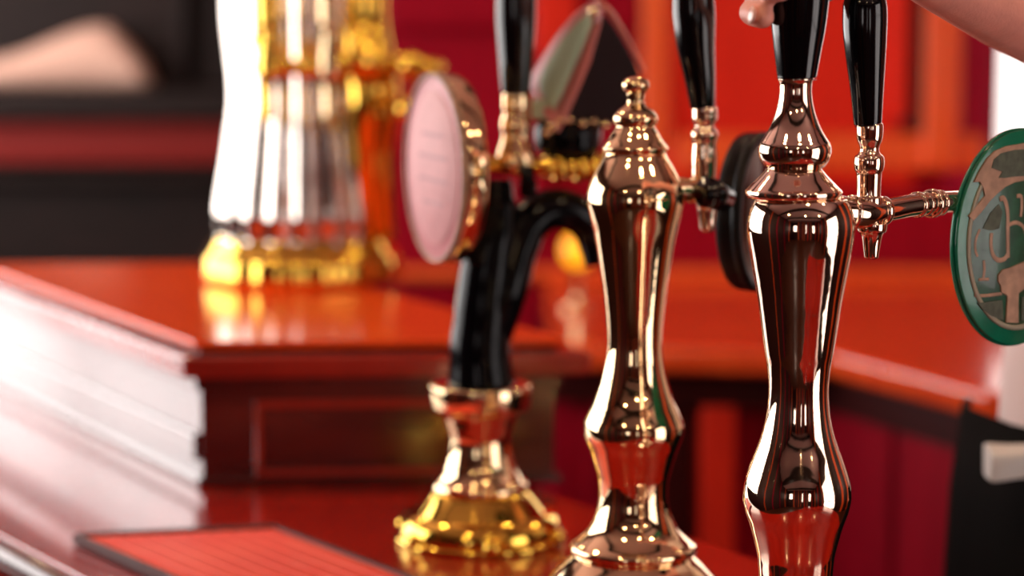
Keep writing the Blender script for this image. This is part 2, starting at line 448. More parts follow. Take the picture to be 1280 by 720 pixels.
# cushion on the dark ledge
bm = bmesh.new(); Yc = YN-.11; zl = at(100, 112, YN-.20).z+.002
sx0 = at(-380, 100, Yc).x; sx1 = at(196, 100, Yc).x
n = 40
pr = []
for k in range(n+1):
    t = k/n; x = sx0+(sx1-sx0)*t
    h = .062+ .105*math.exp(-((t-.89)/.17)**2)
    edge = min(1, (1-t)/.10)**.5 if t > .9 else min(1, t/.05)**.5
    pr.append((x, max(.004, h*edge)))
rings = []
for x, h in pr:
    ring = []
    for j in range(16):
        a_ = 2*PI*j/16
        yy = math.cos(a_)*.075*min(1, h/.1+.2); zz = (math.sin(a_)*.5+.5)
        zz = 0 if zz < .12 else zz
        ring.append(bm.verts.new((x, Yc+yy, zl+zz*h)))
    rings.append(ring)
for r0, r1 in zip(rings, rings[1:]):
    for j in range(16): bm.faces.new([r0[j], r0[(j+1)%16], r1[(j+1)%16], r1[j]])
bm.faces.new(rings[0][::-1]); bm.faces.new(rings[-1])
tag(obj('cushion', bm, PEACH), 'peach coloured rounded cushion lying on the dark ledge far left', 'cushion')

# ---------------------------------------------------------------- unseen ceiling lamps added to give the metal warm sparkles
lp0 = None
spots = [(-.5, 1.5), (.5, 1.2), (1.3, 1.6), (-.9, 3.2), (.5, 3.4), (1.6, 3.6), (-1.2, 0), (.4, -.6), (1.9, -.3), (-1.5, 4.8)]
for i, (x, y) in enumerate(spots):
    if i == 0:
        lp0 = thing('sparkle_light', 'unseen round ceiling light with warm lens added for sparkles', 'ceiling light', (x, y, ZC), 'added sparkle lights')
        bm = bmesh.new(); lathe(bm, (0,0,-.012), (0,0,1), [(0,.075),(.0,.085),(.006,.09),(.012,.09)], 32); obj('ring', bm, BRASS, lp0, loc=(0,0,0))
        bm = bmesh.new(); lathe(bm, (0,0,-.016), (0,0,1), [(0,.03),(.003,.06),(.006,.066)], 32); obj('lens', bm, LAMP, lp0, loc=(0,0,0))
        lkids = list(lp0.children)
    else:
        r = lp0.copy(); C.objects.link(r); r.location = (x, y, ZC)
        for ch in lkids:
            c2 = ch.copy(); C.objects.link(c2); c2.parent = r

# ================================================================= BEER TOWERS
def faucet_lever(parent, name, rows_cx, Y, m=BLACK):
    """rows: (py, centre px, half width px) top to bottom, axis may lean"""
    bm = bmesh.new(); pts = []; rr = []
    for py, cx, w in rows_cx:
        pts.append(at(cx, py, Y)); rr.append(w*mpp(cx, py, Y))
    q = curve_pts([tuple(p) for p in pts], 5); r2 = []
    pr = smooth_prof([(i, r) for i, r in enumerate(rr)], 5)
    tube(bm, q, [p[1] for p in pr], 32)
    return obj(name, bm, m, parent)

# --- tower D: rose copper baluster with the pulled handle
YD = 2.0; cxD = 992
D = thing('beer_tower', 'sharp rose copper baluster beer tower under the black handle being gripped', 'beer tower', (at(cxD, 300, YD).x, YD, CT))
rowsD = [(960,150),(955,152),(945,150),(905,135),(865,112),(838,92),(826,86),(820,90),(812,90),(806,86),(800,74),(780,58),(750,49),(725,46),(705,47),(690,49),(660,57),(640,64),(625,67.5),(612,67.5),(598,65),(575,57),(547,46.5),(520,40),(490,37.5),(460,39.5),(440,43),(400,49),(373,53),(335,60),(310,64.5),(290,67),(275,66.5),(262,63.5),(250,58),(247.5,54)]
bm = bmesh.new(); vlathe(bm, cxD, YD, seat(rowsD, cxD, YD, CT, 720), 96)
obj('column', bm, COPPER, D)
bm = bmesh.new(); vlathe(bm, cxD, YD, [(248,53),(247,57),(243,60),(238,60),(235,57),(228,50),(220,42),(213,36),(210,34)], 96)
vlathe(bm, cxD+1, YD, [(214,30),(209,36),(205,40),(198,44),(188,45.5),(180,44),(172,39),(160,32),(145,26),(130,22),(115,20),(104,20.5),(99,22.5),(95,21)], 96)
obj('neck', bm, COPPER, D)
faucet_lever(D, 'tap_handle', [(97.5,996,20),(97,996,24),(94,996,24.8),(60,997,30),(33,998,34),(0,999,37),(-40,1000,39.5),(-85,1000,37),(-120,1000,28),(-132,1000,12)], YD)
# side arm to the right with faucet and badge
def pp(px, py, Y): return at(px, py, Y)
pipeD = [pp(1020, 262, 2.0), pp(1075, 267, 2.02), pp(1105, 263, 2.04), pp(1145, 256, 2.08), pp(1190, 252, 2.13), pp(1240, 250, 2.2)]
s2 = mpp(1100, 260, 2.04)
bm = bmesh.new(); tube_s(bm, pipeD, [24*s2, 19*s2, 15*s2, 14.5*s2, 14*s2, 14*s2], seg=32)
def ring_on(bm, a, b, t, r, w):
    a = Vector(a); b = Vector(b); d = (b-a).normalized(); c = a.lerp(b, t)
    lathe(bm, c-d*w/2, d, smooth_prof([(0, r*.8), (w*.15, r*.95), (w*.5, r), (w*.85, r*.95), (w, r*.8)], 3), 32)
a_, b_ = pipeD[3], pipeD[4]
for t, r in ((0.02, 17), (.22, 16), (.42, 19), (.62, 17)): ring_on(bm, a_, b_, t, r*s2, .006)
ring_on(bm, pipeD[1], pipeD[2], .9, 19*s2, .008)
ring_on(bm, pipeD[0], pipeD[1], .8, 23*s2, .006)
obj('arm_pipe', bm, COPPER, D)
YFc = 2.03; fc = thing  # faucet: body, ferrule, spout
fx = 1085
bm = bmesh.new(); vlathe(bm, fx, YFc, [(282,16),(278,18),(250,18),(246,17),(243,15),(222,15.5),(216,16),(212,18),(204,19),(196,18),(192,14),(188,12),(183,12.5),(175,15.5),(166,16.5),(156,16.5),(153,14)], 40)
fb = obj('faucet', bm, COPPER, D)
bm = bmesh.new(); vlathe(bm, 1089, YFc, [(323,6),(322,8.5),(318,9.5),(300,12),(292,14.5),(289,18),(284,19),(279,19)], 40)
sp = obj('spout', bm, COPPER, fb)
h = faucet_lever(D, 'tap_handle', [(157,1084.5,12),(156,1084.5,16),(152,1084.5,17.5),(110,1083.5,21),(70,1082,25),(40,1081,27.5),(22,1081,28),(8,1081,27.5),(0,1081,26),(-8,1081,23),(-14,1081,17)], YFc)
bm = bmesh.new(); vlathe(bm, 1083, YFc, [(-12,18),(-18,18),(-24,15),(-28,8)], 32); k_ = obj('cap', bm, CHROME, D); k_['label'] = 'bright metal cap'

def badge(parent, cx, cy, hw_deg, hh, Y, side, th, facem, shellm, name='badge', rimm=None, ell=1.0):
    """round badge; face normal turned hw_deg away from the viewer towards +x (side=1) or -x (side=-1)"""
    c = at(cx, cy, Y); s = mpp(cx, cy, Y); R = hh*s
    a = math.radians(hw_deg)*side
    e_ = bpy.data.objects.new('tmp', None)
    rot = Matrix.Rotation(a, 4, 'Z')
    M = Matrix.Translation(c) @ rot
    bm = bmesh.new()
    prof = smooth_prof([(th, R*.80),(th, R*.80),(th*.97, R*.95),(th*.7, R*.995),(th*.3, R),(.002, R*.985),(0, R*.95)], 4)
    lathe(bm, (0,0,0), (0,1,0), prof, 96)
    for v in bm.verts: v.co.x *= ell
    b = obj(name, bm, shellm, parent, loc=Vector((0,0,0)))
    b.matrix_local = Matrix.Translation(-parent.location) @ M
    return b, R, s, a
def face_disc(b, R, m, name, y=-.0015, th=.003, ell=1.0, dome=0):
    bm = bmesh.new()
    lathe(bm, (0,y,0), (0,1,0), [(-dome, R*.3), (-dome*.6, R*.7), (0, R*.985), (.0005, R), (th, R)] if dome else [(0, R*.99), (.0006, R), (th, R)], 96)
    for v in bm.verts: v.co.x *= ell
    return obj(name, bm, m, b, loc=(0,0,0))
def ring_flat(b, r0, r1, m, name, y0, y1, ell=1.0):
    bm = bmesh.new(); prof = [(y1, r0), (y0, r0), (y0, r1), (y1, r1), (y1, r0)]
    lathe(bm, (0,0,0), (0,1,0), prof, 96, caps=False)
    for v in bm.verts: v.co.x *= ell
    return obj(name, bm, m, b, loc=(0,0,0))
# green badge
ang = 40
b, R, s, a = badge(D, 1274, 297, ang, 137, 2.17, 1, .008, GREEN, GREEN, 'badge')
b['label'] = 'green round badge with beige emblem'
ell = .91; ca = math.cos(math.radians(ang+12))*.93
for v in b.data.vertices: v.co.x *= ell
face_disc(b, R*.985, GREEN, 'badge_face', -.002, .004, ell)
face_disc(b, R*.80, GREEND, 'badge_field', -.0026, .001, ell)
ring_flat(b, R*.80, R*.845, BEIGEG, 'badge_ring', -.0036, -.001, ell)
def uv(px, py): return ((px-1273)*s/ca*1.0, (297-py)*s)
def flatpoly(bm, pts, y0=-.0040, y1=-.0022):
    q = [uv(*p) for p in pts]
    A_ = [bm.verts.new((u, y0, v)) for u, v in q]; B_ = [bm.verts.new((u, y1, v)) for u, v in q]; n = len(q)
    bm.faces.new(A_); bm.faces.new(B_[::-1])
    for i in range(n): bm.faces.new([A_[i], B_[i], B_[(i+1)%n], A_[(i+1)%n]])
def stroke(bm, pts, w, y=-.0030):
    q = curve_pts([(uv(*p)[0], y, uv(*p)[1]) for p in pts], 5)
    W_ = w*s*.5; n0 = len(bm.verts)
    st = set(bm.verts); tube(bm, q, W_, 10)
    for v in bm.verts:
        if v not in st: v.co.y = y+(v.co.y-y)*.25
bm = bmesh.new()
flatpoly(bm, [(1218,222),(1224,208),(1232,194),(1240,186),(1252,181),(1273,178.5),(1294,181),(1306,186),(1314,194),(1322,208),(1328,222),(1320,236),(1310,240),(1296,230),(1284,226),(1273,225),(1262,226.5),(1252,231),(1244,238),(1236,246),(1226,260),(1218,269),(1213,263),(1221,252),(1230,240),(1228,230),(1224,222)])
stroke(bm, [(1247,246),(1252,246),(1256,262),(1257,290),(1258,320)], 6.5)
stroke(bm, [(1266,244),(1271,245),(1272,258),(1271,270)], 5)
stroke(bm, [(1258,279),(1266,277),(1274,283),(1278,296),(1278,318)], 5)
stroke(bm, [(1239,287),(1238.5,300),(1241,314),(1247,321.5),(1254,321),(1257,316)], 6)
stroke(bm, [(1226,281),(1222,292),(1221.5,305),(1224,314)], 4)
stroke(bm, [(1231,320),(1232,332),(1231,342)], 4.5)
stroke(bm, [(1226,343),(1237,344)], 3.5)
flatpoly(bm, [(1247,340),(1252,334),(1260,333),(1268,330),(1280,326),(1288,334),(1286,352),(1276,362),(1270,366),(1271,404),(1257,401),(1258,368),(1251,362),(1250,354),(1247,348)])
stroke(bm, [(1222,362),(1234,364),(1252,364)], 4)
obj('emblem', bm, BEIGE, b, loc=(0,0,0), smooth=False)
bm = bmesh.new()
flatpoly(bm, [(1236,206),(1238,196),(1246,189),(1260,186),(1276,186),(1292,189),(1302,196),(1304,206),(1296,210),(1290,218),(1280,220),(1262,219),(1250,220),(1244,219),(1248,212),(1242,209)], -.0046, -.0030)
flatpoly(bm, [(1225,372),(1252,372),(1254,398),(1240,390),(1230,380)], -.0040, -.0024)
flatpoly(bm, [(1274,372),(1300,372),(1300,392),(1288,400),(1274,402)], -.0040, -.0024)
flatpoly(bm, [(1229,280),(1237,262),(1246,252),(1250,262),(1247,282),(1238,284)], -.0034, -.0024)
obj('emblem_crown', bm, GREYG, b, loc=(0,0,0), smooth=False)

# --- tower C: golden baluster with ball finial
YC_ = 2.3; cxC = 791
T_C = thing('beer_tower', 'golden brass baluster beer tower topped by a small ball finial', 'beer tower', (at(cxC, 300, YC_).x, YC_, CT))
rowsC = [(812,140),(810,141),(802,139),(780,130),(750,117),(722,104),(704,87),(694,76),(691,74),(689,78),(685,79.5),(680,78),(674,70),(660,56),(640,46.5),(620,43),(600,44),(590,46.5),(565,54),(550,60),(540,62.5),(528,62),(515,57),(500,50),(480,43),(460,38),(435,34.5),(410,35),(380,38),(350,42),(300,50),(270,57.5),(255,60.5),(243,60.5),(232,58),(220,53),(205,45),(196,39.5),(190,37)]
bm = bmesh.new(); vlathe(bm, cxC, YC_, seat(rowsC, cxC, YC_, CT, 722), 96); obj('column', bm, BRASS, T_C)
bm = bmesh.new(); vlathe(bm, 794, YC_, [(191,36),(190,39.5),(186,41),(183,40.5),(175,34),(165,28.5),(160,25),(157,24),(156,26),(150,28),(144,27),(138,22),(131,13),(127,10.5),(122,11),(118,11.5),(116,12),(113,15),(108,17),(103,16.5),(98,12),(95.5,6),(95,1)], 64); obj('finial', bm, BRASS, T_C)
# arm towards tower D with faucet and dark badge
pipeE = [pp(800, 238, 2.3), pp(850, 236, 2.31), pp(880, 241, 2.33), pp(905, 246, 2.36), pp(935, 250, 2.42), pp(960, 250, 2.46)]
s3 = mpp(860, 240, 2.3)
bm = bmesh.new(); tube_s(bm, pipeE, [18*s3, 15*s3, 13*s3, 13*s3, 14*s3, 14*s3], seg=28); ring_on(bm, pipeE[1], pipeE[2], .55, 16*s3, .010)
obj('arm_pipe', bm, BRASS, T_C)
YE = 2.33
bm = bmesh.new(); vlathe(bm, 880, YE, [(225,12),(222,15),(212,15.5),(196,16),(180,15),(174,16.5),(166,17),(160,13),(156,12),(150,15.5),(142,16),(136,16),(133,14)], 40)
fb = obj('faucet', bm, COPPER, T_C)
bm = bmesh.new(); vlathe(bm, 884, YE, [(290,6),(286,9),(275,11),(262,12.5),(256,14),(236,15)], 32); sp = obj('spout', bm, COPPER, fb)
bm = bmesh.new(); tube(bm, [pp(884, 240, 2.30), pp(902, 246, 2.33)], 19*s3, 28); obj('collar', bm, BLACK, T_C)
faucet_lever(T_C, 'tap_handle', [(137,878,10),(136,878,14),(132,878,15.5),(100,875,19),(60,870,23.5),(25,867.5,26.5),(5,866.5,26.5),(-15,866,24),(-28,866,14)], YE)
b, R, s, a = badge(T_C, 950, 265, 66, 99, 2.42, 1, .022, BROWNF, DARKD, 'badge')
b['label'] = 'dark round badge seen almost edge on'
face_disc(b, R*.92, BROWNF, 'badge_face', -.003, .005)
ring_flat(b, R*.90, R*1.01, DARKD, 'badge_rim', -.005, .004)

# --- tower B: black enamel swan-neck tower with gold base and pink badge
YBt = 2.65; cxB = 600
T_B = thing('beer_tower', 'black enamelled beer tower on a flared yellow gold base with pink badge', 'beer tower', (at(cxB, 300, YBt).x, YBt, CT))
zb = at(cxB, 686, YBt).z
rowsB = [(688,100),(687,106),(681,107),(676,105),(672,100),(666,98),(650,90),(636,79),(622,68),(614,61),(611,57)]
bm = bmesh.new(); vlathe(bm, cxB, YBt, seat(rowsB, cxB, YBt, CT, 650), 144, lobes=8, depth=.025); obj('base', bm, GOLD, T_B)
k0 = at(cxB, 679, YBt)
for k in range(6):
    aa = math.radians(-81+60*k); bm = bmesh.new()
    sphere(bm, Vector((k0.x+math.cos(aa)*.091, YBt+math.sin(aa)*.091, CT+.0105)), .0085, 14, 10, (1.2,1.2,1))
    obj('base_bead', bm, GOLD, T_B)
bm = bmesh.new(); lathe(bm, (k0.x, YBt, CT+.0005), (0,0,1), [(0,.088),(.012,.092),(.03,.085),(.034,.06)], 64); obj('foot_disc', bm, GOLD, T_B)
bm = bmesh.new(); vlathe(bm, cxB, YBt, [(613,50),(611,59),(606,60.5),(601,58),(597,53),(585,46),(570,41),(555,38.5),(545,38.5),(530,43),(518,47),(512,50),(510,48)], 80)
obj('stem', bm, BRASS, T_B)
bm = bmesh.new(); vlathe(bm, cxB, YBt, [(513,48),(511,58),(507,61.5),(500,63),(492,64),(484,64),(479,62),(477,50),(476,43)], 80)
obj('collar', bm, BRASS, T_B)
s4 = mpp(600, 300, YBt)
bm = bmesh.new()
tube_s(bm, [pp(602,482,YBt), pp(600,440,YBt), pp(603,400,YBt), pp(608,350,YBt), pp(615,300,YBt), pp(620,262,YBt), pp(621,240,YBt), pp(621,224,YBt)],
       [43*s4, 39*s4, 37*s4, 35*s4, 31*s4, 26*s4, 21*s4, 18*s4], seg=40)
obj('body', bm, BLACKM, T_B)
bm = bmesh.new()
tube_s(bm, [pp(610,425,YBt), pp(630,360,YBt), pp(644,310,YBt+.01), pp(664,275,YBt+.02), pp(692,261,YBt+.03), pp(722,268,YBt+.04), pp(742,292,YBt+.05), pp(750,330,YBt+.05)],
       [28*s4, 31*s4, 30*s4, 27*s4, 26*s4, 25*s4, 24*s4, 20*s4], seg=32)
obj('swan_neck', bm, BLACKM, T_B)
pipeB = [pp(586,205,YBt+.0), pp(600,206,YBt), pp(660,208,YBt), pp(720,208,YBt+.02), pp(790,206,YBt+.04)]
bm = bmesh.new(); tube_s(bm, pipeB, 11.5*s4, seg=28)
for t_, r in ((.1,20),): ring_on(bm, pipeB[0], pipeB[1], .6, 18*s4, .012)
for t_, r in ((.1,15),(.3,19),(.55,16),(.75,20),(.95,15)): ring_on(bm, pipeB[2], pipeB[3], t_+.3, r*s4, .010)
for k in range(5): ring_on(bm, pipeB[3], pipeB[4], .1+.17*k, (15+3*(k%2))*s4, .009)
obj('arm_pipe', bm, GOLD, T_B)
bm = bmesh.new(); tube(bm, [pp(650,222,YBt-.03), pp(668,222,YBt-.03)], 15*s4, 24); tube(bm, [pp(660,225,YBt-.02), pp(660,246,YBt-.02)], 11*s4, 20); obj('valve', bm, BLACKM, T_B)
bm = bmesh.new(); vlathe(bm, 645, YBt, [(212,20),(205,24),(190,23),(178,19),(168,17.5),(160,19),(150,18.5),(142,16),(135,17),(126,17),(118,17),(115,15)], 40)
obj('faucet', bm, BRASS, T_B)
faucet_lever(T_B, 'tap_handle', [(118,645,13),(116,645,17),(112,645,18.5),(70,645,22),(30,645,25),(0,645,25.5),(-40,645,25),(-60,645,20),(-68,645,8)], YBt)
# pink badge
b, R, s, a = badge(T_B, 546, 210, 70, 120, YBt-.04, -1, .026, PINK, BRASS, 'badge')
b['label'] = 'pale pink oval badge in a brass shell'
face_disc(b, R*.97, PINKR, 'badge_face', -.003, .006)
ring_flat(b, R*.955, R*.99, BEIGE, 'badge_rim', -.0055, .002)
face_disc(b, R*.80, PINK, 'badge_panel', -.0045, .002)
bm = bmesh.new()
for z_, w_ in ((.35,.34),(.12,.46),(-.12,.46),(-.36,.34)):
    box(bm, -R*w_, R*w_, -.0054, -.0044, R*(z_-.022), R*(z_+.022))
obj('print', bm, PINKL, b, loc=(0,0,0), smooth=False)
# wedge sign on top
def wedge():
    Yw = 2.62
    L_ = [(743,6),(722,22),(700,46),(682,72),(668,96),(666,110),(672,124),(682,136),(690,150),(700,152),(712,124),(726,92),(738,62),(748,30)]
    return L_
sg = bpy.data.objects.new
def panel(pts, fn, th, m, name, parent):
    bm = bmesh.new()
    f = [bm.verts.new(fn(*p, 0)) for p in pts]; g = [bm.verts.new(fn(*p, th)) for p in pts]; n = len(pts)
    bm.faces.new(f); bm.faces.new(g[::-1])
    for i in range(n): bm.faces.new([f[i], g[i], g[(i+1)%n], f[(i+1)%n]])
    return bevel(obj(name, bm, m, parent, smooth=False), .0015)
def fn_left(px, py, t):      # recedes towards the left from the ridge
    ridge = 748-(py-10)*.40
    return at(px, py, 2.62+max(0, ridge-px)*.0011+t)
def fn_right(px, py, t):
    ridge = 748-(py-10)*.40
    return at(px, py, 2.62+max(0, px-ridge)*.0009+t)
outer = [(741,1),(720,15),(698,40),(679,68),(664,94),(664,110),(672,128),(690,158),(698,166),(708,148),(724,112),(738,78),(750,36),(754,16),(749,4)]
inner = [(738,14),(722,27),(702,50),(685,76),(674,98),(674,112),(682,124),(692,138),(702,120),(714,92),(728,60),(740,30)]
ws = panel(outer, fn_left, .006, mat('rose_sign_rim', (.62,.20,.20), .3, coat=.3), 'wedge_sign', T_B)
ws['label'] = 'pointed wedge sign with pale green left face'
p_ = panel(inner, lambda x, y, t: fn_left(x, y, t)+Vector((0,-.0015,0)), .003, PALEG, 'pale_panel', ws)
rp = [(750,14),(758,20),(770,36),(782,56),(794,78),(803,102),(804,128),(790,150),(760,156),(730,154),(706,148),(724,108),(738,72)]
p_ = panel(rp, fn_right, .006, DKPLUM, 'dark_panel', ws)
bm = bmesh.new(); tube_s(bm, [fn_right(747,3,-.002), fn_right(760,12,-.002), fn_right(775,34,-.002), fn_right(790,60,-.002), fn_right(804,88,-.002)], [.0035,.0035,.003,.0022,.0018], seg=12)
p_ = obj('sign_edge', bm, mat('rose_edge', (.7,.25,.18), .3, coat=.3), ws)
for px, py, r in ((742,14,7),(690,158,7),(700,150,5),(712,150,5),(728,154,6),(742,152,5),(756,156,6),(684,166,5)):
    bm = bmesh.new(); sphere(bm, fn_right(px, py, -.006), r*s4, 14, 10); obj('brass_bead', bm, BRASS, T_B)
bm = bmesh.new(); q0 = pp(664,124,2.64); q1 = pp(692,150,2.64); box(bm, q0.x, q1.x, 2.64, 2.70, q1.z, q0.z); bevel(obj('pale_block', bm, PALEG, T_B, smooth=False), .004)
bm = bmesh.new(); q0 = pp(668,150,2.66); q1 = pp(752,192,2.66)
lathe(bm, ((q0.x+q1.x)/2, 2.68, q1.z-.005), (0,0,1), smooth_prof([(0,.020),(.006,.034),(.016,.037),(.034,.037),(.042,.03)],3), 40); obj('sign_mount', bm, BLACKM, T_B)

# --- tower A: broad fluted tower, far left on the cabinet
YA = 3.55; cxA = 378
T_A = thing('beer_tower', 'broad fluted silver and gold beer tower standing on the raised cabinet', 'beer tower', (at(cxA, 300, YA).x, YA, ztop))
gz = ground(cxA, 350, ztop)
bot = at(cxA, 350, YA)
pyb = 350
for _ in range(40):
    if at(cxA, pyb, YA).z > ztop+.001: pyb += .5
    else: pyb -= .5
sA = mpp(cxA, 200, YA)
bm = bmesh.new(); vlathe(bm, cxA, YA, [(pyb,120),(pyb-3,124),(pyb-10,126),(pyb-30,124),(pyb-40,117),(pyb-52,110),(pyb-56,104)], 96, lobes=14, depth=.03); obj('base', bm, GOLD, T_A)
bm = bmesh.new(); vlathe(bm, cxA, YA, [(pyb-50,108),(285,108),(262,110),(240,107),(200,100),(160,94),(130,90),(100,90),(60,94),(30,97),(0,98),(-60,98),(-130,90),(-200,70),(-240,40),(-255,6)], 220, lobes=18, depth=.08, phase=.4); obj('column', bm, CHROME, T_A)
bm = bmesh.new()
for px, w in ((462, 26), (478, 20)):
    tube_s(bm, [pp(px-14,-60,YA-.06), pp(px-14,20,YA-.06), pp(px-8,70,YA-.07), pp(px,120,YA-.08), pp(px-2,200,YA-.07), pp(px+8,300,YA-.06)], [w*sA]*2+[w*1.1*sA]*2+[w*.85*sA, 8*sA], seg=28)
obj('gold_rib', bm, GOLD, T_A)
pa = [pp(318, 84, YA-.14), pp(380, 84, YA-.15), pp(450, 80, YA-.15), pp(500, 79, YA-.14), pp(548, 86, YA-.10)]
bm = bmesh.new(); tube_s(bm, pa, [9*sA, 10*sA, 11*sA, 13*sA, 12*sA], seg=24)
for (px, py, r) in ((350,82,15),(385,84,14),(425,82,18),(470,78,17),(515,82,17),(330,60,11),(322,50,9),(510,136,15),(540,88,13)):
    sphere(bm, pp(px, py, YA-.15), r*sA, 18, 12)
tube_s(bm, [pp(545,88,YA-.10), pp(530,110,YA-.11), pp(510,134,YA-.13)], 9*sA, seg=20)
obj('manifold_pipe', bm, GOLD, T_A)
for px in (335, 412):
    bm = bmesh.new(); vlathe(bm, px, YA-.16, [(150,5),(146,8),(120,8),(100,10),(92,13),(80,13),(60,10),(40,8),(30,11),(10,12),(-30,12),(-40,4)], 28); obj('tap', bm, BRASS if px > 400 else GOLD, T_A)
bm = bmesh.new(); vlathe(bm, 400, YA-.12, [(104,6),(100,10),(88,11),(78,11),(74,5)], 24); obj('knob', bm, BLACKM, T_A)

# ================================================================= BARTENDER
hx = at(999, -20, YD).x; z20 = at(960, 21, 1.98).z
per = thing('person', 'person in pale pink shirt and black apron gripping the black tap handle', 'person', (.80, 2.75, 0))
FING = []
fr = [.0112, .0108, .0106, .0102]
offs = [0, .0215, .043, .064]
ext = [0, .006, .008, .004]
bmB = bmesh.new()
for i in range(4):
    z = z20+offs[i]; r = fr[i]
    k0_ = Vector((hx+.052, YD+.022, z+.040-.006*i)); k1 = Vector((hx+.026, YD+.044, z+.022-.004*i)); k2 = Vector((hx-.014, YD+.042, z+.008)); k3 = Vector((hx-.0375, YD+.012, z+.003)); k4 = Vector((hx-.0315+ext[i]*2.2, YD-.016-ext[i]*1.8, z))
    for p, q, ra, rb in ((k0_, k1, r*1.12, r*1.1), (k1, k2, r*1.1, r*1.03), (k2, k3, r*1.03, r), (k3, k4, r, r*.93)): capsule(bmB, p, q, ra, rb)
    FING.append((k3, k4, r))
hz = z20
# palm
for (a0, b0, ra, rb) in (((.054,.020,.045),(.085,.030,.060),.014,.020),((.055,.018,.066),(.088,.032,.072),.015,.021),((.055,.014,.088),(.086,.030,.084),.015,.021),((.052,.008,.104),(.080,.024,.092),.014,.019),
                         ((.046,.000,.070),(.085,.030,.070),.012,.020)):
    capsule(bmB, (hx+a0[0], YD+a0[1], hz+a0[2]), (hx+b0[0], YD+b0[1], hz+b0[2]), ra, rb)
# thumb, across the front of the handle
th_ = [(.078,.020,.090),(.058,-.018,.094),(.030,-.040,.092),(.000,-.044,.086)]
for p, q, ra, rb in zip(th_, th_[1:], (.017,.0135,.012), (.0135,.012,.0105)):
    capsule(bmB, (hx+p[0], YD+p[1], hz+p[2]), (hx+q[0], YD+q[1], hz+q[2]), ra, rb)
wrist = Vector((.352, 2.08, at(1150, -31, 2.09).z)); elbow = Vector((.515, 2.28, at(1300, 44, 2.26).z)); shou = Vector((.66, 2.56, 1.60))
capsule(bmB, (hx+.083, YD+.028, hz+.075), wrist, .023, .0245)
mid = wrist.lerp(elbow, .55)+Vector((0, 0, .002))
capsule(bmB, wrist, mid, .0245, .037); capsule(bmB, mid, elbow, .037, .040); capsule(bmB, elbow, shou, .042, .055)
# torso, neck, head, other arm, legs (standing behind the bar, mostly outside the frame)
tx, ty = .80, 2.74
def body(parts, bm):
    for p, q, ra, rb in parts: capsule(bm, p, q, ra, rb, 20)
torso = [((tx-.02,ty,1.56),(tx,ty,1.20),.115,.105),((tx-.13,ty-.05,1.57),(tx+.14,ty+.05,1.57),.075,.075),((tx-.07,ty-.02,1.45),(tx+.07,ty+.03,1.45),.12,.12),((tx-.05,ty,1.05),(tx+.05,ty+.02,1.05),.125,.125),((tx,ty,1.55),(tx-.02,ty-.02,1.72),.062,.055)]
shou2 = Vector((tx+.20, ty+.08, 1.58)); elb2 = Vector((tx+.27, ty-.02, 1.30)); wr2 = Vector((tx+.12, ty-.20, 1.16))
arms = [(shou2, elb2, .058, .043), (elb2, wr2, .041, .026), (wr2, wr2+Vector((-.07,-.05,-.01)), .028, .026), (shou, Vector((tx-.14,ty-.05,1.58)), .058, .07)]
legs = [((tx-.09,ty,1.0),(tx-.10,ty-.02,.52),.095,.062),((tx-.10,ty-.02,.52),(tx-.10,ty+.02,.10),.060,.040),((tx+.09,ty+.02,1.0),(tx+.10,ty,.52),.095,.062),((tx+.10,ty,.52),(tx+.10,ty+.03,.10),.060,.040)]
body(torso+arms+legs, bmB)
hc = Vector((tx-.03, ty-.03, 1.86))
sphere(bmB, hc, .1, 24, 16, (.76, .92, 1.15)); sphere(bmB, hc+Vector((-.01,-.03,-.055)), .062, 20, 12, (.85,1,.95))
capsule(bmB, hc+Vector((-.03,-.088,.012)), hc+Vector((-.038,-.112,-.018)), .008, .013)
for sgn in (-1, 1): sphere(bmB, hc+Vector((sgn*.077, .005, -.01)), .02, 12, 8, (.4, .9, 1.5))
sphere(bmB, hc+Vector((-.03,-.093,-.048)), .014, 12, 8, (1.6,.7,.5))
for dx in (-.055, -.030, -.005, .018):   # fingers of the resting hand
    w0 = wr2+Vector((-.07,-.05,-.01)); capsule(bmB, w0+Vector((-.01, dx*.6, .0)), w0+Vector((-.06, dx, -.012)), .0095, .008)
capsule(bmB, wr2+Vector((-.02,-.03,.01)), wr2+Vector((-.05,.02,.0)), .012, .009)
bo = obj('body', bmB, SKIN, per)
rm = bo.modifiers.new('remesh', 'REMESH'); rm.mode = 'VOXEL'; rm.voxel_size = .0035; rm.use_smooth_shade = True
sm_ = bo.modifiers.new('smooth', 'SMOOTH'); sm_.factor = .5; sm_.iterations = 4
# fingernails
k3, k4, r = FING[0]
for i, (k3, k4, r) in enumerate(FING):
    d = (k4-k3).normalized(); outn = Vector((-.75, -.45, .1)); outn = (outn-d*outn.dot(d)).normalized()
    bm = bmesh.new(); sphere(bm, (0,0,0), 1, 14, 10)
    w = d.cross(outn)
    Mx = Matrix((( *(w*r*.68),), (*(d*r*.75),), (*(outn*r*.22),))).transposed().to_4x4()
    for v in bm.verts: v.co = Mx @ v.co
    for v in bm.verts: v.co += k4+outn*r*.80-d*r*.05
    obj('fingernail', bm, NAIL, per)
def cloth(name, parts, m, vox=.01, extra=None):
    bm = bmesh.new(); body(parts, bm)
    if extra: extra(bm)
    o = obj(name, bm, m, per); r = o.modifiers.new('remesh', 'REMESH'); r.mode = 'VOXEL'; r.voxel_size = vox; r.use_smooth_shade = True
    s_ = o.modifiers.new('smooth', 'SMOOTH'); s_.iterations = 3; s_.factor = .5
    return o
gr = .016
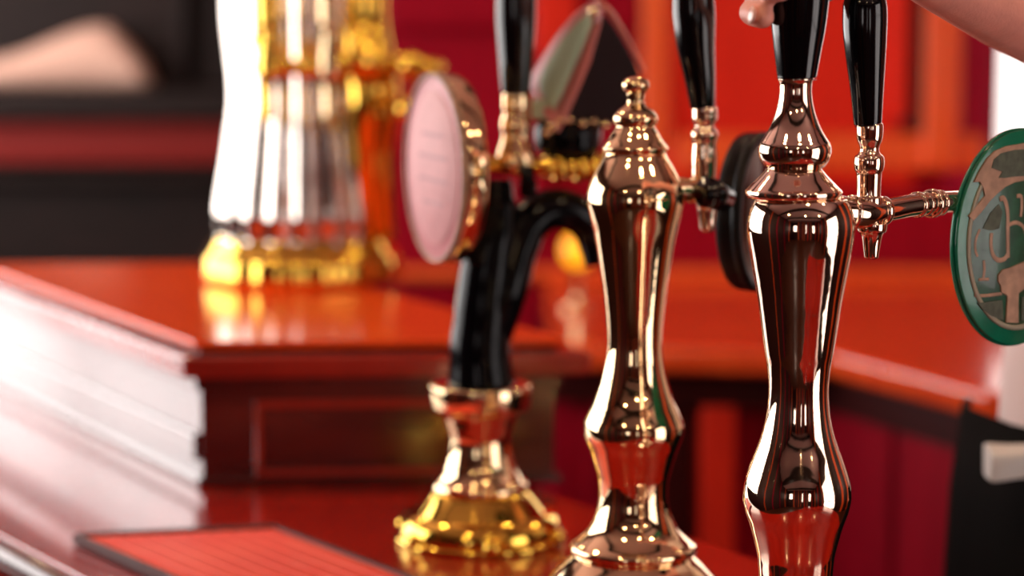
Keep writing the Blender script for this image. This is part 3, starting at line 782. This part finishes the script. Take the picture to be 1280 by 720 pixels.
cloth('shirt', [(Vector(p), Vector(q), a0+gr, b0+gr) for p, q, a0, b0 in torso[:4]]+[(shou, shou.lerp(elbow, .45), .072, .062), (shou, Vector((tx-.14,ty-.05,1.58)), .075, .086), (shou2, elb2, .074, .058), ((tx-.13,ty-.05,1.34),(tx-.13,ty-.06,1.16),.115,.125)], SHIRT)
cloth('trousers', [(Vector(p), Vector(q), a0+gr, b0+gr+.01) for p, q, a0, b0 in legs]+[((tx-.06,ty,1.0),(tx+.06,ty+.02,1.0),.15,.15)], TROUS, .012)
for sgn in (-1, 1):
    bm = bmesh.new(); cx_ = tx+sgn*.10
    sphere(bm, (cx_, ty-.05, .05), .05, 20, 12, (.9, 2.6, 1.0)); bmesh.ops.bisect_plane(bm, geom=bm.verts[:]+bm.edges[:]+bm.faces[:], plane_co=(0,0,.002), plane_no=(0,0,-1), clear_outer=True)
    obj('shoe', bm, BLACK, per)
# apron: a curved sheet with thickness round the front of the hips
bm = bmesh.new(); zt = at(1240, 560, 2.50).z; cols = []
def aprow(z, r0):
    out = []
    for k in range(25):
        a2 = math.radians(-200+220*k/24); fl = 1+.02*math.sin(k*1.3)
        out.append((tx-.03+math.cos(a2)*(.245+r0)*fl, ty-.0+math.sin(a2)*(.222+r0)*fl, z))
    return out
R_ = [[bm.verts.new(p) for p in aprow(z, r0)] for z, r0 in ((zt,0.0),(zt-.1,.012),(zt-.3,.02),(zt-.5,.03),(zt-.68,.04))]
for a2, b2 in zip(R_, R_[1:]):
    for k in range(24): bm.faces.new([a2[k], a2[k+1], b2[k+1], b2[k]])
ap_ = obj('apron', bm, APRON, per); sd = ap_.modifiers.new('solid', 'SOLIDIFY'); sd.thickness = .004
bm = bmesh.new(); sphere(bm, hc+Vector((0,.018,.028)), .1, 24, 16, (.84, .98, 1.12))
bmesh.ops.bisect_plane(bm, geom=bm.verts[:]+bm.edges[:]+bm.faces[:], plane_co=hc+Vector((0,-.05,.02)), plane_no=(0,-1,-.7), clear_outer=True)
hr = obj('hair', bm, HAIR, per); sd = hr.modifiers.new('solid', 'SOLIDIFY'); sd.thickness = .006
bm = bmesh.new(); lathe(bm, (tx-.004, ty-.006, 1.625), (-.02,-.02,1), [(0,.088),(.02,.076),(.045,.070),(.047,.064),(.02,.070),(0,.08)], 40, caps=False); obj('collar', bm, SHIRT, per)
for k in range(4):
    bm = bmesh.new(); sphere(bm, (tx-.015, ty-.148-.0, 1.50-.08*k), .007, 12, 8, (1,.8,1)); obj('button', bm, BEIGEG, per)
IRIS = mat('brown_iris', (.02,.01,.005), .2)
for sgn in (-.028, .028):
    bm = bmesh.new(); sphere(bm, hc+Vector((sgn-.03, -.0895, .018)), .0055, 12, 8, (1,.8,1)); obj('iris', bm, IRIS, per)
for sgn in (-.028, .028):
    bm = bmesh.new(); sphere(bm, hc+Vector((sgn-.03, -.083, .018)), .010, 12, 8); obj('eye', bm, mat('eye', (.6,.55,.5), .2), per)
# towel tucked at the apron (rests on it: its own thing)
q0 = at(1240, 566, 2.53); q1 = at(1330, 604, 2.53)
bm = bmesh.new(); box(bm, q0.x, q1.x, 2.535, 2.575, q1.z, q0.z)
bmesh.ops.subdivide_edges(bm, edges=bm.edges[:], cuts=8, use_grid_fill=True)
for v in bm.verts:
    v.co += Vector((0, 1, .4))*(noise.noise(v.co*30)*.008)
tw = tag(bevel(obj('towel', bm, TOWEL), .006), 'folded grey white towel tucked at the front of the black apron', 'towel')

# ---------------------------------------------------------------- world and view
w = bpy.data.worlds.new('world'); bpy.context.scene.world = w; w.use_nodes = True
w.node_tree.nodes['Background'].inputs[0].default_value = (.8, .85, .9, 1); w.node_tree.nodes['Background'].inputs[1].default_value = 1
vs = bpy.context.scene.view_settings
vs.view_transform = 'Standard'; vs.look = 'None'; vs.gamma = 1; vs.exposure = -0.12; vs.use_curve_mapping = False
